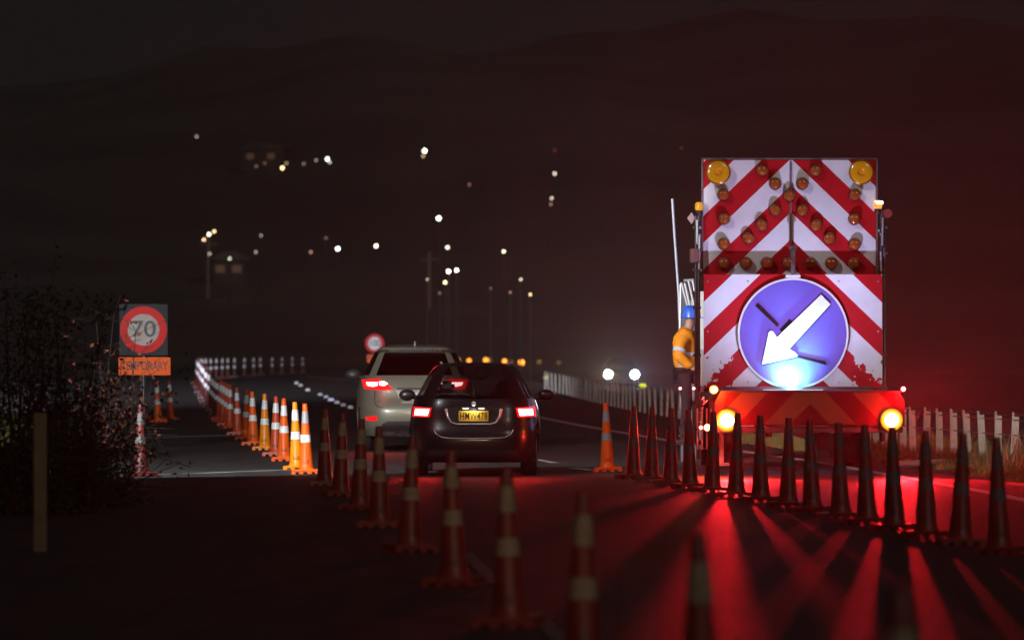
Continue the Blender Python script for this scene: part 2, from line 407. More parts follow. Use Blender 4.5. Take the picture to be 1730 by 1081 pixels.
greypaint = mat('champagne_car_paint', (.25, .24, .18), .35, .25, noise=.05, nscale=3, coat=.5)
def glassmat(name, t, rough=.03):
    m = bpy.data.materials.new(name); m.use_nodes = True; n = m.node_tree; n.nodes.remove(n.nodes['Principled BSDF'])
    a = n.nodes.new('ShaderNodeBsdfTransparent'); a.inputs[0].default_value = (t, t, t, 1)
    g = n.nodes.new('ShaderNodeBsdfGlossy'); g.inputs['Roughness'].default_value = rough
    lw = n.nodes.new('ShaderNodeLayerWeight'); lw.inputs[0].default_value = .5; pw = n.nodes.new('ShaderNodeMath'); pw.operation = 'POWER'; pw.inputs[1].default_value = 4
    n.links.new(lw.outputs['Facing'], pw.inputs[0]); f = n.nodes.new('ShaderNodeMath'); f.operation = 'MULTIPLY_ADD'; f.inputs[1].default_value = .6; f.inputs[2].default_value = .04
    n.links.new(pw.outputs[0], f.inputs[0]); x = n.nodes.new('ShaderNodeMixShader')
    n.links.new(f.outputs[0], x.inputs[0]); n.links.new(a.outputs[0], x.inputs[1]); n.links.new(g.outputs[0], x.inputs[2])
    n.links.new(x.outputs[0], n.nodes['Material Output'].inputs[0]); return m
cloth = mat('seat_cloth', (.04, .035, .035), .9, noise=.2)
lampred = mat('red_lens', (.5, .01, .01), .15, emis=(1, .01, .012), estr=1.1)
lampcore = glow('brake_light_core', (1, .62, .6), 5)
def lamp_pair(t, sh, polyR, core, sides=(-1, 1)):
    for s in sides:
        p = [(x * s, z) for x, z in polyR]; p = p if s > 0 else p[::-1]
        l = obj('tail_lamp', sh.patch(p, .012, .03), lampred, t, True)
        for cpoly in core:
            q = [(x * s, z) for x, z in cpoly]; obj('brake_light', sh.patch(q if s > 0 else q[::-1], .02, .012, .03), lampcore, l, True)

# black hatchback wagon
bz = [.17, .2, .24, .3, .36, .44, .52, .6, .66, .74, .82, .9, .97, 1.0, 1.06, 1.12, 1.18, 1.24, 1.3, 1.35, 1.385, 1.41, 1.425]
sh1 = Shell([(.17, .74), (.24, .8), (.4, .835), (.62, .838), (.82, .815), (.97, .765), (1.06, .71), (1.2, .635), (1.33, .555), (1.385, .49), (1.41, .42), (1.425, .3)],
            [(.17, .1), (.24, .03), (.36, 0), (.56, 0), (.64, .05), (.9, .1), (.98, .14), (1.1, .24), (1.3, .42), (1.4, .55), (1.425, .75)],
            [(.17, 4.2), (.3, 4.3), (.6, 4.28), (.74, 4.1), (.9, 3.5), (1.0, 3.15), (1.2, 2.75), (1.38, 2.4), (1.425, 2.1)], 5)
B0 = Vector(((800 - CX) / 134, F / 134, .03))
wins1 = [(236, 304), (55, 125), (-1, -1)]
glass1 = glassmat('tinted_glass', .5)
bc = car('parked_car', 'black hatchback with yellow number plate and brake lights on, nearest car', 'car', B0, R(-.4), sh1, bz, .98, 1.375,
         [(236.5, 303.5), (52, 128), (314, 347), (351, 396 - 360 + 360), (0, 40), (140, 172), (176, 226)], blackpaint, glass1, .31, .79, (.78, 3.35), 4.3)
bc.name = 'hatchback_car'
lamp_pair(bc, sh1, [(.53, .86), (.775, .875), (.79, .745), (.56, .74)], [[(.56, .845), (.745, .845), (.755, .765), (.585, .76)]])
b = bmesh.new(); yb = sh1.rear(0, .76, .03)
prism(b, [(-.187, .692), (.187, .692), (.187, .822), (-.187, .822)], yb - .004, yb + .004)
pl = obj('number_plate', b, mat('plate_yellow', (.85, .5, .04), .35, noise=.12, nscale=9), bc)
me = text_mesh('HMW478', .088, .001, 1, .001, .34, 1.12); obj('lettering', me, black, pl, loc=(0, yb - .0055, .752))
b = sh1.patch([(-.33, .67), (.33, .67), (.36, .86), (-.36, .86)], .004, .01); obj('plate_recess', b, mat('recess_black', (.02, .016, .017), .35), bc, True)
cp = [(-.35, .835), (-.33, .75), (-.28, .675), (-.22, .655), (.22, .655), (.28, .675), (.33, .75), (.35, .835)]
b = bmesh.new(); path(b, [(x, sh1.rear(x, z, .018), z) for x, z in cp], .011)
for s in (-1, 1): tube(b, (s * .35, sh1.rear(.35, .84, .016), .845), (s * .325, sh1.rear(.32, .74, .018), .73), .02, .012)
obj('chrome_trim', b, chrome, bc, True)
b = bmesh.new(); box(b, (0, yb - .03, .868), (.5, .05, .02), bev=.006); tg = obj('tailgate_handle', b, black, bc)
for s in (-1, 1):
    b = bmesh.new(); box(b, (s * .1, yb - .034, .8535), (.07, .03, .008)); obj('plate_lamp', b, glow('plate_lamp', (1, .95, .85), 5, False), tg)
b = bmesh.new(); lathe(b, [(.03, 0), (.03, .008), (.02, .012)], 20, (0, sh1.rear(0, .91, .002), .91), 'Y'); obj('emblem', b, chrome, bc, True)
bl = [(-.5, .585), (-.47, .53), (-.4, .49), (-.3, .478), (0, .472), (.3, .478), (.4, .49), (.47, .53), (.5, .585)]
b = bmesh.new(); path(b, [(x, sh1.rear(x, z, .003), z) for x, z in bl], .006); obj('bumper_trim', b, chrome, bc, True)
b = sh1.patch([(-.6, .2), (.6, .2), (.56, .33), (-.56, .33)], .008, .02); obj('lower_valance', b, black, bc, True)
b = bmesh.new(); path(b, [(-.06, .16, 1.02), (-.2, .17, 1.035), (-.42, .22, 1.03)], .008); tube(b, (0, .12, 1.01), (0, .2, 1.02), .02); obj('rear_wiper', b, black, bc)
for s in (-1, 1):
    b = bmesh.new(); bmesh.ops.create_uvsphere(b, u_segments=20, v_segments=12, radius=1); bmesh.ops.scale(b, vec=(.11, .07, .075), verts=b.verts); tube(b, (-s * .2, .02, -.03), (-s * .05, 0, -.03), .03); obj('wing_mirror', b, blackpaint, bc, True, loc=(s * .91, 2.95, 1.0))
    b = bmesh.new(); box(b, (s * .37, 1.95, .93), (.36, .12, .3), bev=.05); box(b, (s * .37, 1.93, 1.12), (.2, .09, .14), bev=.04); obj('front_seat', b, cloth, bc, True)
b = bmesh.new(); box(b, (0, 1.1, .86), (1.2, .14, .3), bev=.05)
for x in (-.33, .33): box(b, (x * 1.15, 1.08, 1.05), (.2, .09, .1), bev=.03)
obj('rear_seat', b, cloth, bc, True)
b = bmesh.new(); box(b, (0, 1.9, .9), (1.3, 3.0, .03)); obj('cabin_floor', b, cloth, bc)
b = bmesh.new(); path(b, [(.5, 1.5, 1.43), (.5, 1.5, 1.43)], .01) if 0 else None
for s in (-1, 1): tube(b, (s * .42, .85, 1.425), (s * .46, 2.3, 1.43), .014)
obj('roof_rail', b, steel, bc, True)
for s in (-1, 1):   # the tail lamps' own light
    p = B0 + Vector((s * .66, -.12, .77)); light('brake_light_glow', 'SPOT', p, 40, (1, .02, .02), .06, aim=p + Vector((0, -1, -.05)), spot=R(150), blend=1); light('brake_light_spill', 'POINT', p, 1.4, (1, .02, .02), .06)
p = B0 + Vector((0, yb - .05, .84)); light('plate_light', 'POINT', p, 1.1, (1, .95, .85), .02)

# champagne four-wheel drive ahead
lz = [.24, .3, .38, .46, .54, .62, .7, .78, .86, .94, 1.02, 1.1, 1.16, 1.2, 1.26, 1.34, 1.42, 1.5, 1.56, 1.6, 1.64, 1.67, 1.685]
sh2 = Shell([(.24, .84), (.4, .93), (.7, .945), (.95, .94), (1.1, .9), (1.2, .83), (1.4, .73), (1.56, .65), (1.64, .56), (1.685, .38)],
            [(.24, .12), (.4, .03), (.6, 0), (.74, .02), (.8, .09), (1.0, .13), (1.16, .2), (1.4, .42), (1.56, .56), (1.64, .5), (1.685, .8)],
            [(.24, 4.5), (.5, 4.65), (.8, 4.6), (1.0, 4.2), (1.12, 3.5), (1.4, 2.95), (1.6, 2.5), (1.685, 2.2)], 5)
L0 = Vector(((700 - CX) / 107, F / 107, .03))
lc = car('sport_utility_car', 'champagne sport utility car stopped ahead and left of the black hatchback', 'car', L0, R(.3), sh2, lz, 1.18, 1.575,
         [(233.5, 306.5), (52, 128), (314, 347), (351, 360), (0, 40), (140, 172), (176, 226)], greypaint, glassmat('dark_glass', .12), .37, .9, (.9, 3.6), 4.65)
lamp_pair(lc, sh2, [(.34, .975), (.5, .965), (.8, .985), (.85, 1.13), (.56, 1.15), (.44, 1.08)], [[(.58, 1.04), (.66, 1.02), (.75, 1.04), (.77, 1.09), (.59, 1.09)], [(.42, 1.07), (.47, 1.035), (.545, 1.04), (.565, 1.1), (.48, 1.105)]])
for s in (-1, 1):
    q = [(.58 * s, .485), (.74 * s, .48), (.79 * s, .535), (.6 * s, .565)]; obj('reflector', sh2.patch(q if s > 0 else q[::-1], .008, .02), mat('reflector_red_glow', (.6, .01, .01), .2, emis=(1, .01, .01), estr=.9), lc)  # emission stands in for light thrown back by the reflector
b = bmesh.new(); gp = [(-.63, .95), (-.63, .78), (-.59, .71), (-.5, .69), (.5, .69), (.59, .71), (.63, .78), (.63, .95)]
path(b, [(x, sh2.rear(x, z, -.001), z) for x, z in gp], .006, 6); obj('tailgate_seam', b, black, lc)
obj('handle_bar', sh2.patch([(-.3, .975), (.3, .975), (.26, 1.005), (-.26, 1.005)], .02, .03), black, lc)
obj('plate_recess', sh2.patch([(-.2, .76), (.2, .76), (.3, .965), (-.3, .965)], .004, .01), mat('recess_pale', (.5, .48, .4), .4), lc)
b = bmesh.new(); yb2 = sh2.rear(0, .86, .02); prism(b, [(-.18, .8), (.18, .8), (.18, .925), (-.18, .925)], yb2 - .003, yb2 + .003); obj('number_plate', b, white, lc)
me = text_mesh('LEXUS', .034, .001, 1, .001, .2)
obj('lettering', me, mat('badge_dark', (.06, .06, .055), .3), lc, loc=(-.49, sh2.rear(-.49, .8, .005), .79))
obj('rear_valance', sh2.patch([(-.56, .3), (.56, .3), (.5, .44), (.42, .475), (-.42, .475), (-.5, .44)], .01, .03), black, lc, True)
obj('skid_trim', sh2.patch([(-.5, .25), (.5, .25), (.5, .31), (-.5, .31)], .03, .04), steel, lc, True)
b = bmesh.new(); path(b, [(-.6, sh2.rear(-.55, 1.585, .02), 1.575), (-.4, sh2.rear(-.4, 1.6, .05), 1.592), (.4, sh2.rear(.4, 1.6, .05), 1.592), (.6, sh2.rear(.55, 1.585, .02), 1.575)], .012); obj('spoiler_edge', b, steel, lc)
b = bmesh.new(); tube(b, (0, .75, 1.66), (0, .68, 1.74), .018, .004); obj('antenna', b, white, lc)
for s in (-1, 1):
    b = bmesh.new(); bmesh.ops.create_uvsphere(b, u_segments=20, v_segments=12, radius=1); bmesh.ops.scale(b, vec=(.13, .08, .095), verts=b.verts); tube(b, (-s * .25, .02, -.04), (-s * .05, 0, -.04), .035); obj('wing_mirror', b, mat('mirror_back', (.05, .05, .048), .35), lc, True, loc=(s * 1.04, 3.1, 1.2))
    p = L0 + Vector((s * .6, -.12, 1.06)); light('brake_light_glow', 'SPOT', p, 30, (1, .02, .02), .06, aim=p + Vector((0, -1, -.05)), spot=R(150), blend=1); light('brake_light_spill', 'POINT', p, 1, (1, .02, .02), .06)

# oncoming car with full beams
oc = empty('oncoming_car', 'oncoming car seen only as two dazzling white headlights beyond the fence', 'car', (5.02, 265, zg(5, 265)), math.pi)
sh3 = Shell([(.2, .75), (.4, .85), (.7, .86), (.95, .8), (1.2, .68), (1.42, .5), (1.45, .3)], [(.2, .1), (.4, 0), (.9, .1), (1.2, .5), (1.45, .9)],
            [(.2, 4.2), (.6, 4.3), (.8, 4.1), (.95, 3.3), (1.3, 2.6), (1.45, 2.1)], 5)
b = bmesh.new(); zz = [.2, .3, .45, .6, .75, .9, 1.0, 1.15, 1.3, 1.4, 1.45]; rows = [[b.verts.new(sh3.point(z, 2 * math.pi * j / 48)) for j in range(48)] for z in zz]
for p, q in zip(rows, rows[1:]):
    for j in range(48): b.faces.new((p[j], p[(j + 1) % 48], q[(j + 1) % 48], q[j]))
b.faces.new(rows[-1]); b.faces.new(rows[0]); obj('body', b, blackpaint, oc, True)
for s in (-1, 1):
    for ya in (.8, 3.4):
        b = bmesh.new(); tube(b, (s * .62, ya, .31), (s * .82, ya, .31), .31, seg=20); obj('wheel', b, rubber, oc)
    b = bmesh.new(); bmesh.ops.create_uvsphere(b, u_segments=20, v_segments=12, radius=.17); bmesh.ops.scale(b, vec=(1, .5, 1), verts=b.verts)
    obj('headlight', b, glow('headlight_lens_%s' % ('warm' if s > 0 else 'cool'), (1, .95, .82) if s > 0 else (.9, .93, 1), 60), oc, True, loc=(s * .61, 4.3, .62))
    p = Vector((5.02 - s * .61, 265 - 4.45, zg(5, 265) + .62))
    light('headlight_beam', 'SPOT', p, 3600, (1, .85, .55) if s > 0 else (.5, .62, 1), .1, aim=p + Vector((-.3, -60, -.2)), spot=R(20), blend=1)

# ------------------------------------------------------------ arrow truck
KB = 125.; YB = F / KB
def bx_(px, k=KB): return (px - CX) / k
def bz_(py, k=KB): return CH - (py - HY) / k
TX = bx_(1336.5); tr = empty('arrow_truck', 'road-works truck with red and white chevron boards and blue keep-left arrow disc', 'truck', (TX, 72, .03))
OZ = .03
def lp(px, py, y=0): return Vector((bx_(px) - TX, YB - 72 + y, bz_(py) - OZ))
def chevron(name, m_, q0, per, tear=0):
    m = bpy.data.materials.new(name); m.use_nodes = True; n = m.node_tree; b = n.nodes['Principled BSDF']; b.inputs['Roughness'].default_value = .5; b.inputs['Specular IOR Level'].default_value = .2
    tc = n.nodes.new('ShaderNodeTexCoord'); sp = n.nodes.new('ShaderNodeSeparateXYZ'); n.links.new(tc.outputs['Object'], sp.inputs[0])
    def mth(op, a, b_=None):
        q = n.nodes.new('ShaderNodeMath'); q.operation = op
        for i, v in enumerate((a, b_)):
            if v is None: continue
            if isinstance(v, (int, float)): q.inputs[i].default_value = v
            else: n.links.new(v, q.inputs[i])
        return q.outputs[0]
    ax = mth('ABSOLUTE', sp.outputs[0]); s = mth('ADD', sp.outputs[2], mth('MULTIPLY', ax, m_))
    if tear:        # ragged torn film low on the board
        t = n.nodes.new('ShaderNodeTexNoise'); t.inputs['Scale'].default_value = 16; t.inputs['Detail'].default_value = 8; n.links.new(tc.outputs['Object'], t.inputs[0])
        msk = mth('MULTIPLY', mth('LESS_THAN', sp.outputs[2], 1.5), mth('GREATER_THAN', ax, .8))
        s = mth('ADD', s, mth('MULTIPLY', mth('MULTIPLY', mth('SUBTRACT', t.outputs[0], .45), msk), .55))
    fr = mth('FRACT', mth('MULTIPLY', mth('ADD', s, 10 * per - q0), 1 / per)); msk2 = mth('LESS_THAN', fr, .5)
    t = n.nodes.new('ShaderNodeTexNoise'); t.inputs['Scale'].default_value = 3; t.inputs['Detail'].default_value = 5; n.links.new(tc.outputs['Object'], t.inputs[0])
    mp = n.nodes.new('ShaderNodeMapRange'); mp.inputs[1].default_value = .3; mp.inputs[2].default_value = .75; mp.inputs[3].default_value = 1; mp.inputs[4].default_value = .8; n.links.new(t.outputs[0], mp.inputs[0])
    mx = n.nodes.new('ShaderNodeMix'); mx.data_type = 'RGBA'; mx.inputs[6].default_value = (.8, .8, .82, 1); mx.inputs[7].default_value = (.5, .006, .012, 1); n.links.new(msk2, mx.inputs[0])
    m2 = n.nodes.new('ShaderNodeMix'); m2.data_type = 'RGBA'; m2.blend_type = 'MULTIPLY'; m2.inputs[0].default_value = 1; n.links.new(mx.outputs[2], m2.inputs[6]); n.links.new(mp.outputs[0], m2.inputs[7])
    n.links.new(m2.outputs[2], b.inputs['Base Color']); return m
# white where c/491 lies in [-.578,-.216]..; z_local = 4.351 - c/491 - OZ at the centre, so stripes in s = z + .96|x|
zc = 4.351 - OZ
upper = chevron('chevron_upper', .96, zc + .578, .723); lower = chevron('chevron_lower', .96, zc - .937, .723, 1)
b = bmesh.new(); box(b, (lp(1333.5, 0).x, YB - 72 + .03, (bz_(270) + bz_(468)) / 2 - OZ), (2.34, .04, bz_(270) - bz_(468)), bev=.004)
ub = obj('upper_board', b, upper, tr)
b = bmesh.new(); box(b, (.005, YB - 72 - .40, (bz_(464) + bz_(655)) / 2 - OZ), (2.4, .035, bz_(464) - bz_(655)), bev=.004)
lb_ = obj('lower_board', b, lower, tr)
b = bmesh.new(); z1, z0 = bz_(270) - OZ, bz_(466) - OZ
for x in (-1.2, 1.16): box(b, (x, YB - 72 + .03, (z0 + z1) / 2), (.025, .07, z1 - z0))
box(b, (-.02, YB - 72 + .03, z1 + .012), (2.38, .07, .022)); box(b, (-.005, YB - 72 - .004, (z0 + z1) / 2 + .1), (.03, .03, z1 - z0 - .25)); obj('board_frame', b, mat('frame_brown', (.16, .12, .11), .45, noise=.3), tr)
lens_am = mat('amber_lens', (.34, .075, .012), .14, noise=.1, coat=.6)
big_am = mat('amber_glass', (.8, .36, .01), .2, noise=.1, coat=.6)
arr = [(658, 150), (1013, 150), (745, 238), (925, 238), (838, 318), (400, 312), (1273, 312), (745, 412), (925, 412), (405, 470), (1270, 472), (655, 512), (1017, 512), (567, 600), (1105, 600), (403, 637), (1272, 640), (405, 765), (550, 765), (690, 765), (830, 765), (978, 765), (1118, 765), (1265, 765)]
for cx_, cy_ in arr:
    p = lp(1120 + cx_ / 3.93, 250 + cy_ / 3.93, 0); b = bmesh.new()
    lathe(b, [(.086, 0), (.086, .05), (.082, .05), (.078, .03)], 24, p, 'Y'); h = obj('lamp_housing', b, black, tr, True)
    b = bmesh.new(); lathe(b, [(.077, .03), (.077, .085), (.066, .105), (.04, .118), (.001, .122)], 24, p, 'Y'); obj('lens', b, lens_am, h, True)
    b = bmesh.new()     # hood above the lens
for px, py in ((1213, 291.5), (1454.5, 291.5)):
    p = lp(px, py); b = bmesh.new(); lathe(b, [(.165, 0), (.168, .12), (.16, .125), (.155, .1)], 36, p, 'Y'); h = obj('beacon_housing', b, mat('bezel', (.5, .3, .03), .3, .6), tr, True)
    b = bmesh.new(); lathe(b, [(.156, .1), (.15, .125), (.13, .135), (.09, .142), (.055, .138), (.036, .118), (.02, .11), (.001, .135)], 36, p, 'Y'); obj('lens', b, big_am, h, True)
# rivets of the boards
b = bmesh.new()
for x in (-1.14, -.6, .62, 1.15):
    for py in (476, 560, 645): lathe(b, [(.014, 0), (.012, .006), (.001, .008)], 10, Vector((x, YB - 72 - .418, bz_(py) - OZ)), 'Y')
obj('rivets', b, galv, lb_)
# keep-left disc
dc = lp(1337, 563.6, -.48); R0 = .745
b = bmesh.new(); lathe(b, [(R0, -.03), (R0, .01), (R0 - .004, .014), (.001, .014)], 96, dc, 'Y'); box(b, dc + Vector((0, 0.01, R0 + .02)), (.2, .03, .06), bev=.01); dk = obj('arrow_disc', b, white, tr)
b = bmesh.new(); lathe(b, [(.716, .014), (.716, .018), (.001, .018)], 96, dc, 'Y'); obj('blue_face', b, mat('sign_blue', (.15, .1, .46), .22, noise=.12, nscale=2.5, coat=.5), dk)
def c2(pts, dx=0, dz=0): return [(bx_(1120 + x / 3.93) - TX + dx, bz_(500 + y / 3.93) - OZ + dz) for x, y in pts]
ar = [(1035, -6), (1098, 58), (826, 352), (862, 372), (882, 396), (868, 405), (645, 455), (690, 242), (704, 231), (720, 238), (745, 275)]
yy = dc.y - .018
b = bmesh.new(); prism(b, c2(ar, .008, -.014), yy - .03, yy - .001); obj('arrow_shadow', b, matt, dk)  # offset black copy stands in for the arrow's cast shadow
b = bmesh.new(); prism(b, c2(ar), yy - .055, yy - .031); obj('white_arrow', b, white, dk)
for pts in ([(625, 52), (761, 190), (746, 206), (604, 70)], [(830, 155), (848, 172), (782, 242), (764, 226)], [(880, 393), (1064, 432), (1071, 458), (880, 407)], [(1085, 72), (1099, 60), (945, 226), (931, 214)]):
    b = bmesh.new(); prism(b, c2(pts), yy - .028, yy - .0012); obj('bars_and_shade', b, matt, dk)  # last strip is shade painted along the arrow shaft, the others are arms
b = bmesh.new(); box(b, lp(1337, 441, -.45), (.055, .05, .4), bev=.008); box(b, lp(1337, 420, -.43), (.1, .06, .04)); obj('lifting_post', b, steel, tr)
# side frames, rails and beacons
for x, px in ((-1, 1180), (1, 1489)):
    b = bmesh.new()
    for dx in (0, .06): tube(b, lp(px + x * dx * 125 * .6, 365 if x < 0 else 355, -.1), lp(px + x * dx * 75, 720, -.1), .022)
    for py in (385, 428, 456, 520, 600, 655): box(b, lp(px + x * 3, py, -.1), (.11, .07, .035))
    obj('side_frame', b, dsteel, tr, True)
b = bmesh.new()
for px, ya, yb_ in ((1177.5, 372, 412), (1181, 398, 455), (1490.5, 368, 415), (1487, 425, 458)): tube(b, lp(px, ya, -.15), lp(px + random.uniform(-1, 1), yb_, -.15), .014)
for px, py in ((1181, 385), (1180, 398), (1176, 411), (1482, 390), (1485, 396), (1182, 457), (1189, 472)): tube(b, lp(px, py, -.15), lp(px + 3, py, -.15), .02)
obj('latch', b, chrome, tr, True)
for px, py, m in ((1482.5, 347, glow('beacon_lit', (1, .3, .01), 1.4, False)), (1180.5, 350, mat('beacon_dim', (.7, .3, .02), .2, emis=(1, .5, .02), estr=.35))):
    b = bmesh.new(); p = lp(px, py + 14, -.1); lathe(b, [(.035, 0), (.05, .03), (.05, .06), (.03, .065)], 20, p); h = obj('beacon_base', b, black, tr, True)
    b = bmesh.new(); lathe(b, [(.05, .066), (.055, .1), (.052, .15), (.035, .175), (.001, .18)], 20, p); q = obj('beacon', b, m, h, True)
    if px > 1400: b = bmesh.new(); lathe(b, [(.001, .12), (.057, .125), (.057, .165), (.001, .17)], 20, p + Vector((.012, -.004, 0))); obj('bulb', b, glow('beacon_bulb', (1, .9, .6), 5), h, True)
b = bmesh.new(); tube(b, lp(1499, 361, -.1), lp(1499, 361, -.13), .06, seg=24); obj('marker_disc', b, mat('marker_red', (.3, .06, .05), .3), tr)
b = bmesh.new(); prism(b, [(lp(1168, 0).x + dx, lp(0, 369).z + dz) for dx, dz in ((-.06, 0), (0, -.08), (.05, 0), (0, .08))], YB - 72.1, YB - 72.08); obj('marker_diamond', b, mat('marker_pink', (.45, .3, .28), .4), tr)
b = bmesh.new(); box(b, lp(1173, 432, -.05), (.12, .3, .19), bev=.01); obj('control_box', b, mat('box_brown', (.2, .09, .07), .5, noise=.2), tr)
# truck deck, chassis, body and cab
b = bmesh.new(); box(b, (0, 5.4 + 2.4, 1.02), (2.35, 5.6, .14), bev=.02)
for s in (-1, 1): box(b, (s * .42, 7.4, .78), (.1, 6.6, .24))
obj('deck', b, dsteel, tr)
b = bmesh.new()
for s in (-1, 1): box(b, (s * 1.16, 7.9, 1.35), (.05, 5.2, .5), bev=.01)
box(b, (0, 10.5, 1.6), (2.3, .06, 1.0)); obj('dropside', b, white, tr)
b = bmesh.new(); box(b, (0, 12.0, 1.45), (2.3, 1.9, 2.0), bev=.12); cabo = obj('cab', b, white, tr, True)
b = bmesh.new(); box(b, (0, 11.03, 1.95), (1.7, .03, .5), bev=.008); obj('rear_window', b, black, cabo)
for ya in (6.9, 12.1):
    for s in (-1, 1):
        b = bmesh.new(); tube(b, (s * .72, ya, .48), (s * 1.16, ya, .48), .48, seg=32); w = obj('wheel', b, rubber, tr, True)
        b = bmesh.new(); tube(b, (s * 1.1, ya, .48), (s * 1.165, ya, .48), .26, seg=20); obj('rim', b, galv, w, True)
# crash cushion behind the deck with its striped face
KA = 133.5; cxl = bx_(1367.5, KA) - TX
def ap(px, py, y=0): return Vector((bx_(px, KA) - TX, y, bz_(py, KA) - OZ))
zb = bz_(719, KA) - OZ
cush = chevron('chevron_cushion', .95, 0, .7)
n = cush.node_tree
b = bmesh.new(); prism(b, [(-1.2, zb), (1.2, zb), (1.2, zb + .3), (1.13, zb + .44), (-1.13, zb + .44), (-1.2, zb + .3)], .02, 2.2)
co_ = obj('crash_cushion', b, mat('cushion_red', (.08, .006, .006), .5, noise=.2), tr)
b = bmesh.new(); prism(b, [(-1.15, -.0), (1.15, -.0), (1.05, .4), (-1.05, .4)], -.004, .012)
face = obj('striped_face', b, chevron('chevron_cushion_face', 1.05, .26 + .35, .7), co_, loc=(0, 0, zb + .02))
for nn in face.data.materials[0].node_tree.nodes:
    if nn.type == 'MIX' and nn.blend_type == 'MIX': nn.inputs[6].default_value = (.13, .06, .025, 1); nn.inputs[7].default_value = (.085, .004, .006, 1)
b = bmesh.new(); box(b, (0, .3, zb - .05), (2.36, .5, .08), bev=.01); box(b, (0, 2.0, zb - .1), (.12, 4, .14)); box(b, (-.5, 2.3, zb - .1), (.08, 3.6, .1)); box(b, (.5, 2.3, zb - .1), (.08, 3.6, .1)); obj('under_frame', b, dsteel, tr)
b = bmesh.new(); box(b, (0, 4.55, .98), (2.5, .5, .1), bev=.01); box(b, (0, 4.32, 1.07), (2.1, .06, .06)); box(b, (.02, 4.25, .97), (.28, .1, .1), bev=.01); obj('tail_bar', b, dsteel, tr)
for s in (-1, 1):
    b = bmesh.new(); box(b, (s * 1.1, .6, zb - .28), (.06, .06, .44)); box(b, (s * 1.1, .6, zb - .5), (.2, .24, .04), bev=.008); obj('support_leg', b, galv, tr)
    b = bmesh.new(); box(b, (s * 1.28, 5.6, .6), (.05, .5, .5)); obj('mud_flap', b, rubber, tr)
b = bmesh.new()
for i in range(14):
    p = ap(random.uniform(1172, 1222), random.uniform(668, 740), random.uniform(.05, .3)); q = p + Vector((random.uniform(-.06, .06), 0, random.uniform(-.08, .08))); tube(b, p, q, .009)
for i in range(6): tube(b, ap(1180 + i * 8, 690, .4), ap(1180 + i * 8, 760, .4), .013)
obj('hinge_gear', b, steel, tr, True)
# lamps: two large amber flashers, small markers
core = glow('flasher_core', (1, .93, .7), 14); halo_glow = glow('flasher_halo', (1, .62, .0), 1.3)
for px, py in ((1228, 710), (1506, 709)):
    p = ap(px, py, -.03); b = bmesh.new(); lathe(b, [(.06, -.02), (.13, 0), (.135, .03), (.12, .035)], 32, p, 'Y'); h = obj('flasher_housing', b, black, tr, True)
    b = bmesh.new(); lathe(b, [(.14, .02), (.12, .04), (.088, .05)], 32, p, 'Y'); obj('halo_ring', b, halo_glow, h, True)  # bloom round the lamp painted in as a glowing yellow ring
    b = bmesh.new(); lathe(b, [(.088, .05), (.06, .06), (.001, .066)], 32, p, 'Y'); obj('lens', b, core, h, True)
    w = Vector((TX, 72, OZ)) + p + Vector((0, -.16, 0))
    light('flasher_light', 'SPOT', w, 3000, (1, .012, .02), .045, aim=w + Vector((.17, -1, -.1)), spot=R(48), blend=1)
    light('flasher_beam', 'SPOT', w, 2600, (1, .012, .02), .045, aim=w + Vector((-.03, -1, .045)), spot=R(13), blend=1)
    light('flasher_spill', 'POINT', w, 45, (1, .012, .02), .06)
for px, py, r, cm, pw, cl in ((1206, 658, .045, glow('marker_amber', (1, .7, .12), 9), 30, (1, .3, .02)), (1526, 657, .028, glow('marker_red_lit', (1, .25, .25), 8), 30, (1, .02, .02)), (1195, 722, .038, glow('marker_yellow', (1, .8, .3), 9), 60, (1, .05, .02)), (1149, 656, .018, glow('marker_red_lit', (1, .25, .25), 8), 4, (1, .02, .02)), (1172, 656, .018, glow('marker_red_lit', (1, .25, .25), 8), 4, (1, .02, .02)), (1184, 722, .022, glow('marker_red_lit', (1, .25, .25), 8), 10, (1, .02, .02))):
    p = ap(px, py, -.02); b = bmesh.new(); lathe(b, [(r * 1.25, -.05), (r * 1.25, 0)], 16, p, 'Y'); h = obj('marker_housing', b, black, tr, True)
    b = bmesh.new(); lathe(b, [(r, 0), (r * .8, .015), (.001, .022)], 16, p, 'Y'); obj('marker_lamp', b, cm, h, True)
    if px == 1526:
        b = bmesh.new(); tube(b, p + Vector((-.02, .05, -.02)), p + Vector((-.3, .3, -.35)), .012); obj('marker_stem', b, dsteel, h)
    if pw: light('marker_light', 'POINT', Vector((TX, 72, OZ)) + p + Vector((0, -.08, 0)), pw, cl, .03)
# work lamp bar at the foot of the disc, shining up over the boards
bp_ = lp(1335, 660, -.75); b = bmesh.new(); box(b, bp_ + Vector((0, 0, -.012)), (.85, .05, .03), bev=.006); wl = obj('work_lamp', b, dsteel, tr)
b = bmesh.new(); box(b, bp_ + Vector((0, -.002, .012)), (.8, .036, .014)); obj('lamp_strip', b, glow('work_lamp_strip', (.85, .95, 1), 6), wl)
wp = Vector((TX, 72, OZ)) + bp_ + Vector((0, -.02, .03))
light('work_lamp_hot', 'SPOT', wp, 260, (.08, .8, 1), .05, aim=wp + Vector((0, .38, .32)), spot=R(115), blend=1)
wq = Vector((TX, YB - 2.3, 1.2))
light('work_lamp_wash', 'SPOT', wq, 330, (.62, .56, 1), .03, aim=Vector((TX, YB, 4.0)), spot=R(120), blend=1)
light('work_lamp_low', 'SPOT', wq, 12, (.8, .75, 1), .05, aim=Vector((TX, YB, 1.7)), spot=R(100), blend=1)

